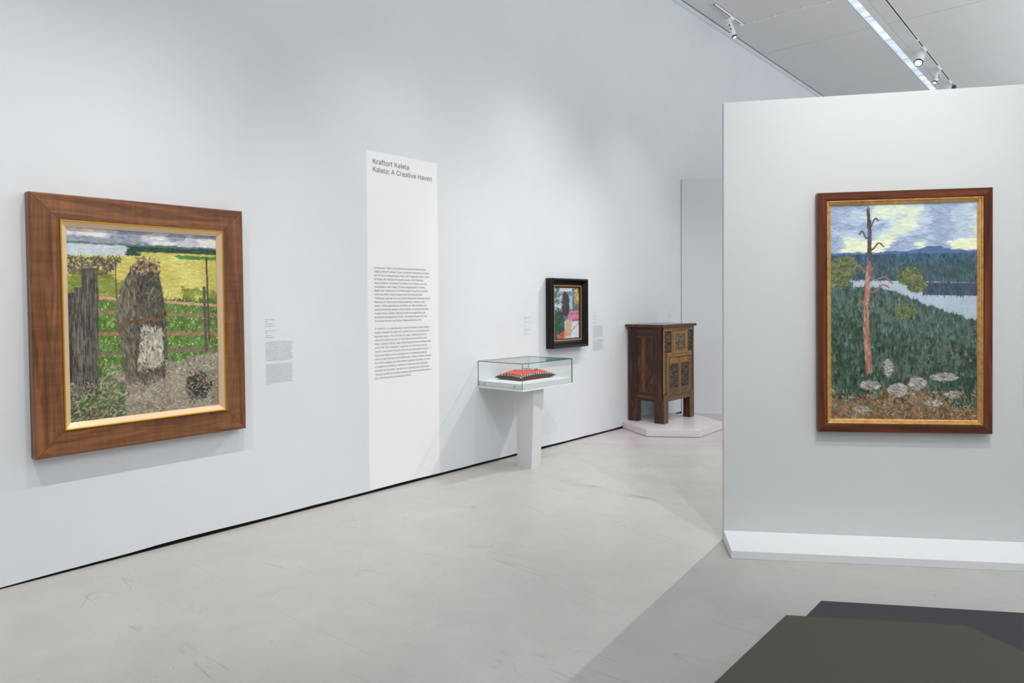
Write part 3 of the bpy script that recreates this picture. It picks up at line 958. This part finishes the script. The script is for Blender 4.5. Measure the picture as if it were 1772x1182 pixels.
# cushion
cu = thing('cushion', (0.052, 5.128, 0.8385), 0, 'red cushion with dark green patterned border inside the glass case', 'cushion')
cw, cl = 0.34, 0.545
NX, NY = 48, 72
def cush(top):
    vs_, fs_ = [], []
    for j in range(NY + 1):
        for i in range(NX + 1):
            u, v = i / NX, j / NY
            # corners drawn out, sides pulled in a little
            px = u + 0.035 * math.sin(math.pi * v) * (0.5 - u) * 2
            py = v + 0.030 * math.sin(math.pi * u) * (0.5 - v) * 2
            d = (4 * u * (1 - u)) ** 0.42 * (4 * v * (1 - v)) ** 0.42
            hh = 0.020 + 0.076 * d if top else 0.020 - 0.020 * min(1, d * 2.2)
            hh += 0.002 * math.sin(u * 23 + v * 9) * d * top
            if d < 1e-6:
                hh = 0.020
            vs_.append((px * cw, py * cl, hh))
    for j in range(NY):
        for i in range(NX):
            a = j * (NX + 1) + i
            q = (a, a + 1, a + NX + 2, a + NX + 1)
            fs_.append(q if top else q[::-1])
    return vs_, fs_
def cush_col(u, v):
    e = min(u * cw, (1 - u) * cw, v * cl, (1 - v) * cl)
    if e < 0.006:
        return 1
    if e < 0.030:
        k = int((u * cw + v * cl) / 0.009)
        if e > 0.026 or e < 0.010:
            return 1
        return (2, 3, 0, 1)[k % 4]
    # pale leaf-like motif in the middle with dark ribs, and two dark ribbons to the corners
    du, dv = (u - .5) * cw, (v - .5) * cl
    rr = math.hypot(du / 0.105, dv / 0.155)
    if rr < 1:
        if rr > .86:
            return 1
        k = int((dv + 1) / 0.012)
        if rr > .5:
            return 2 if k % 2 else 3
        return 0 if abs(du) < .03 else (1 if k % 3 == 0 else 3)
    if abs(abs(du) - abs(dv) * 0.55 - 0.01) < 0.009 and rr < 1.9:
        return 1 if int(dv / 0.008) % 2 else 3
    return 0
M_red = plaster('red felt', (226, 88, 82), 18, 0.6)
M_thr = [M_red, Mat('dark thread', (38, 44, 46), 0.9).m, Mat('green thread', (98, 118, 84), 0.9).m, Mat('cream thread', (196, 196, 156), 0.9).m, Mat('underside cloth', (160, 44, 44), 0.9).m]
vs_, fs_ = cush(True)
b = B().add(vs_, fs_)
b.mi = [cush_col((k % NX + .5) / NX, (k // NX + .5) / NY) for k in range(NX * NY)]
b.make('cushion_top', M_thr, cu, smooth=True)
vs_, fs_ = cush(False)
b = B().add(vs_, fs_); b.mi = [4] * len(fs_)
b.make('cushion_underside', M_thr, cu, smooth=True)
tv = cush(True)[0]
loop = [tv[i] for i in range(NX + 1)] + [tv[j * (NX + 1) + NX] for j in range(1, NY + 1)] + [tv[NY * (NX + 1) + i] for i in range(NX - 1, -1, -1)] + [tv[j * (NX + 1)] for j in range(NY - 1, -1, -1)]
B().tube(loop, 0.0045, 6).make('cord_trim', M_thr[1], cu, smooth=True)

# ------------------------------------------------------------------ cabinet and its platform
hexp = [(0.003, 7.566), (0.528, 7.255), (1.038, 7.600), (1.022, 8.285), (0.555, 8.600), (0.003, 8.48)]
pf = thing('platform', (0, 0, 0), 0, 'low pale hexagonal platform under the wooden cabinet', 'platform')
B().prism(hexp, 0.006, 0.090).make('platform_body', M_platform, pf, 0.0015)
hc = Vector((0.5, 7.95))
B().prism([tuple((Vector(p) - hc) * 0.985 + hc) for p in hexp], 0.0012, 0.006).make('recessed_foot', M_gap, pf)

cb = thing('cabinet', (0.03, 7.675, 0.090), 0, 'dark stained wooden cabinet with carved relief panels on a low pale platform', 'cabinet')
CX, CY, CZ = 0.495, 0.81, 1.192
def bx(name, x0, x1, y0, y1, z0, z1, mat, bev=0.002, parent=cb):
    return B().box(x0, x1, y0, y1, z0, z1).make(name, mat, parent, bev)
# legs run up as corner posts
for nm, x0, x1, y0, y1, mt in (('leg', 0, 0.118, 0, 0.10, M_cs), ('leg', 0.365, CX, 0, 0.12, M_cs), ('leg', 0.0, 0.118, 0.70, CY, M_cs), ('leg', 0.40, CX, 0.69, CY, M_cs)):
    bx(nm, x0, x1, y0, y1, 0.0, 0.30, mt, 0.003)
bx('carcass', 0.015, 0.470, 0.014, 0.800, 0.268, 1.185, M_cs)
# left side
bx('side_stile', 0.0, 0.118, 0.0, 0.014, 0.30, 1.188, M_cs, 0.001)
bx('side_stile', 0.365, 0.486, 0.0, 0.014, 0.30, 1.188, M_cs, 0.001)
bx('side_rail', 0.118, 0.365, 0.001, 0.014, 1.06, 1.188, M_csx, 0.001)
bx('side_rail', 0.118, 0.365, 0.001, 0.014, 0.268, 0.375, M_csx, 0.001)
px = 0.118
for k, w_ in enumerate((0.066, 0.054, 0.062, 0.065)):
    bx('side_plank', px + .0006, px + w_ - .0006, 0.004, 0.014, 0.375, 1.06, (M_cs, M_cs2, M_cs, M_cs)[k], 0.0012)
    px += w_
bx('side_board', 0.0, 0.486, 0.800, CY, 0.268, 1.188, M_cs)
# front: framing pieces (y0, y1, z0, z1, material)
def fr(name, y0, y1, z0, z1, mat, x=0.490, bev=0.0015):
    return bx(name, 0.470, x, y0, y1, z0, z1, mat, bev)
fr('front_stile', 0.0, 0.030, 0.30, 1.188, M_cfz, 0.494)
fr('front_stile', 0.790, CY, 0.30, 1.188, M_cf2z, 0.494)
fr('front_rail', 0.030, 0.255, 1.143, 1.188, M_cfy)
fr('front_rail', 0.255, 0.600, 1.150, 1.188, M_cfy)
fr('front_rail', 0.600, 0.790, 1.143, 1.188, M_cfy)
fr('front_stile', 0.212, 0.248, 0.81, 1.143, M_cfz, 0.493)
fr('front_stile', 0.610, 0.645, 0.81, 1.143, M_cfz, 0.493)
fr('front_rail', 0.104, 0.212, 0.815, 0.875, M_cfy)
fr('front_rail', 0.645, 0.732, 0.815, 0.875, M_cfy)
fr('drawer_front', 0.252, 0.606, 0.815, 0.852, M_cfy, 0.494)
# small upper door with a carved square
ud = bx('upper_door', 0.470, 0.486, 0.252, 0.606, 0.858, 1.146, M_cfz)
for a in ((0.252, 0.306, 0.858, 1.146, M_cfz), (0.560, 0.606, 0.858, 1.146, M_cfz), (0.306, 0.560, 1.102, 1.146, M_cfy), (0.306, 0.560, 0.858, 0.916, M_cfy)):
    B().box(0.486, 0.496, *a[:4]).make('door_rail', a[4], ud, 0.001)
# lower doors
for (y0, y1, pa, pb) in ((0.132, 0.418, 0.170, 0.382), (0.422, 0.724, 0.458, 0.664)):
    dd = bx('door', 0.470, 0.484, y0, y1, 0.330, 0.808, M_cf2z)
    for a in ((y0, pa, 0.330, 0.808, M_cf2z), (pb, y1, 0.330, 0.808, M_cf2z if y0 > .3 else M_cfz), (pa, pb, 0.734, 0.808, M_cfz), (pa, pb, 0.330, 0.430, M_cf2z)):
        B().box(0.484, 0.492, *a[:4]).make('door_rail', a[4], dd, 0.001)
fr('muntin', 0.402, 0.436, 0.330, 0.808, M_cfz, 0.500)
fr('front_stile', 0.104, 0.130, 0.30, 0.815, M_cfz, 0.492)
fr('front_stile', 0.726, 0.738, 0.30, 0.815, M_cfz, 0.492)
fr('front_apron', 0.10, 0.69, 0.268, 0.326, M_cf2y, 0.492)
bx('leg_facing', 0.486, 0.4965, 0.0, 0.12, 0.0, 0.36, M_cf2z, 0.001)
bx('leg_facing', 0.486, 0.4965, 0.69, CY, 0.0, 0.36, M_cf2z, 0.001)
def relief(name, y0, y1, z0, z1, mat, seed, x=0.476, par=None, amp=0.011):
    ny, nz = max(8, int((y1 - y0) / 0.0045)), max(8, int((z1 - z0) / 0.0045))
    nn = fbm(nz + 1, ny + 1, max(3, (y1 - y0) / 0.03), 3, seed, (1, (z1 - z0) / (y1 - y0)))
    n_b = fbm(nz + 1, ny + 1, max(2, (y1 - y0) / 0.07), 2, seed + 50, (1, (z1 - z0) / (y1 - y0)))
    vs_ = []
    for j in range(nz + 1):
        for i in range(ny + 1):
            h = amp * (0.5 + 0.5 * math.sin((nn[j, i] * 5 + n_b[j, i] * 6) * math.pi))
            if i in (0, ny) or j in (0, nz):
                h = 0
            vs_.append((x + h, y0 + (y1 - y0) * i / ny, z0 + (z1 - z0) * j / nz))
    fs_ = [(j * (ny + 1) + i, j * (ny + 1) + i + 1, (j + 1) * (ny + 1) + i + 1, (j + 1) * (ny + 1) + i) for j in range(nz) for i in range(ny)]
    B().add(vs_, fs_).make(name, mat, par or cb, smooth=True)
relief('carved_panel', 0.033, 0.211, 0.876, 1.142, M_carve, 1)
relief('carved_panel', 0.646, 0.789, 0.876, 1.142, M_carve, 2)
relief('carved_panel', 0.307, 0.559, 0.917, 1.101, M_carve2, 3, 0.4865, ud, 0.008)
relief('carved_panel', 0.171, 0.381, 0.431, 0.733, M_carve, 4, 0.4845, cb, 0.008)
relief('carved_panel', 0.459, 0.663, 0.431, 0.733, M_carve, 5, 0.4845, cb, 0.008)
relief('carved_strip', 0.031, 0.103, 0.365, 0.876, wood('weathered strip', [(112, 96, 80), (150, 128, 106), (52, 46, 42)], 'z', 30, 0.4, 0.1, 8), 6, 0.474, cb, 0.008)
relief('carved_strip', 0.739, 0.789, 0.365, 0.876, wood('weathered strip right', [(112, 92, 70), (164, 130, 92), (46, 40, 36)], 'z', 30, 0.4, 0.1, 3), 7, 0.474, cb, 0.008)
bx('cabinet_top', -0.026, 0.520, -0.046, 0.838, 1.194, 1.228, M_cst, 0.003)
bx('top_moulding', 0.0, 0.500, -0.006, 0.815, 1.188, 1.194, M_cst, 0.001)

# ------------------------------------------------------------------ seating island
sl = thing('bench_plinth', (0, 0, 0), 0, 'low dark grey polygonal plinth under the taupe seat, bottom right corner', 'plinth')
B().prism([(3.713, 1.55), (4.55, 1.0), (5.4, 1.55), (5.4, 3.56), (4.71, 3.995), (3.713, 3.381)][:], 0.0, 0.20).make('plinth_body', M_slate, sl, 0.003)
se = thing('hexagonal_seat', (0, 0, 0.2), 0, 'taupe grey hexagonal seat with a flat top in the bottom right corner', 'seat')
B().prism([(3.817, 1.45), (4.36, 1.12), (4.90, 1.45), (4.90, 2.672), (4.340, 2.968), (3.817, 2.633)], 0.0, 0.22).make('seat_block', M_taupe, se, 0.003)

# ------------------------------------------------------------------ ceiling tracks, spotlights, cable
tk = thing('light_track', (0.343, 9.486, CEIL), 0, 'short white ceiling track near the top of the long wall, with one lamp', 'light track')
B().box(0.006, 0.022, 0, 1.0, -0.026, 0).make('track_housing', M_fix, tk)
B().box(-0.022, -0.012, 0, 1.0, -0.026, 0).box(-0.022, 0.022, 0, 1.0, -0.006, 0).box(-0.012, 0.006, 0.90, 1.0, -0.026, -0.006).make('track_lip', M_fix, tk)
B().box(-0.012, 0.006, 0.0, 0.90, -0.024, -0.006).make('track_slot', M_dark, tk)

tk2 = thing('light_track', (2.211, 0, CEIL), 0, 'long recessed ceiling track with thin black slot, right of the skylight strip', 'light track')
segs = [(-8.9, 13.02), (13.10, 13.44), (13.72, 14.70), (15.02, 15.80), (16.1, 21.8)]
for a, b_ in segs:
    B().box(-0.012, 0.012, a, b_, 0.004, 0.03).make('track_slot', M_dark, tk2)
pv = [-8.95] + [v for s_ in segs for v in s_] + [21.9]
B().box(-0.020, -0.0125, -8.95, 21.9, -0.003, 0.03).box(0.0125, 0.020, -8.95, 21.9, -0.003, 0.03).make('track_housing', M_fix, tk2)
for a, b_ in zip(pv[0::2], pv[1::2]):
    if b_ - a > 0.02:
        B().box(-0.012, 0.012, a, b_, -0.003, 0.03).make('track_cover', M_fix, tk2)


def spotlight(loc, aim, label, r=0.034, ln=0.26, on=M_lampdim, knobs=True, drop=0.10, group='ceiling spotlights'):
    """loc is the adapter on the track, aim a direction vector"""
    s_ = thing('spotlight', loc, 0, label, 'spotlight', group)
    B().box(-0.016, 0.016, -0.06, 0.06, -0.022, 0.0).make('track_adapter', M_fix, s_, 0.002)
    aim = Vector(aim).normalized()
    side = aim.cross(Vector((0, 0, 1))).normalized()
    piv = Vector((0, 0, -0.022 - drop))
    B().tube([(0, 0, -0.02), piv + Vector((0, 0, -0.03))], 0.010, 8).make('arm', M_fix, s_, smooth=True)
    c0 = piv + side * (r + 0.012) - aim * (ln * 0.35)
    c1 = c0 + aim * ln
    body = B().tube([c0, c0 + aim * 0.01, c0 + aim * 0.02, c1], [r * .7, r * .95, r, r], 20).make('lamp_body', M_fix, s_, smooth=True)
    B().tube([c1 - aim * 0.006, c1 + aim * 0.014], [r * 1.06, r * 1.06], 20).make('black_rim', M_dark, s_)
    B().tube([c1 + aim * 0.0142, c1 + aim * 0.0165], [r * .8, r * .7], 20).make('lens', on, s_)
    if knobs:
        for t_ in (0.42, 0.62):
            for sg in (-1, 1):
                q = c0 + aim * ln * t_
                B().tube([q + side * sg * r * .9, q + side * sg * (r + 0.020)], 0.009, 8).make('focus_knob', M_dark, s_)
    return s_
spotlight((0.341, 10.07, CEIL - 0.026), (0.35, 0.02, -1.0), 'white cylindrical spotlight with black knobs on the short track above the long wall', 0.036, 0.30)
spotlight((2.211, 13.57, CEIL), (0.02, -0.55, -0.85), 'brightly lit spotlight on the long recessed track', 0.068, 0.20, M_lampon, False)
spotlight((2.211, 14.86, CEIL), (-0.15, -0.35, -0.9), 'spotlight with black knobs on the long track, just beyond the brightly lit one', 0.040, 0.22)
spotlight((2.211, 15.97, CEIL), (0.9, -0.4, -0.25), 'farthest spotlight of the long track, its black mouth turned to the right', 0.05, 0.16, M_dark, False)

M_cable = Mat('white cable', (250, 250, 250), 0.5).m
cv = B()
pts = []
for k in range(41):
    t_ = k / 40
    x = 0.375 + t_ * (1.788 - 0.375)
    pts.append((x, 10.47 + 0.02 * math.sin(t_ * 9) + 0.03 * t_, CEIL - 0.0045 - 0.007 * abs(math.sin(t_ * math.pi * 4))))
cab = thing('ceiling_cable', (0, 0, 0), 0, 'thin white cable clipped across the ceiling from the short track to the skylight strip', 'cable')
cv.tube(pts, 0.0042, 6).make('cable_run', M_cable, cab, smooth=True)
for k in (4, 13, 25, 34):
    x, y, z = pts[k]
    B().box(x - 0.012, x + 0.012, y - 0.009, y + 0.009, z - 0.008, CEIL - 0.0005).make('cable_clip', M_fix, cab)
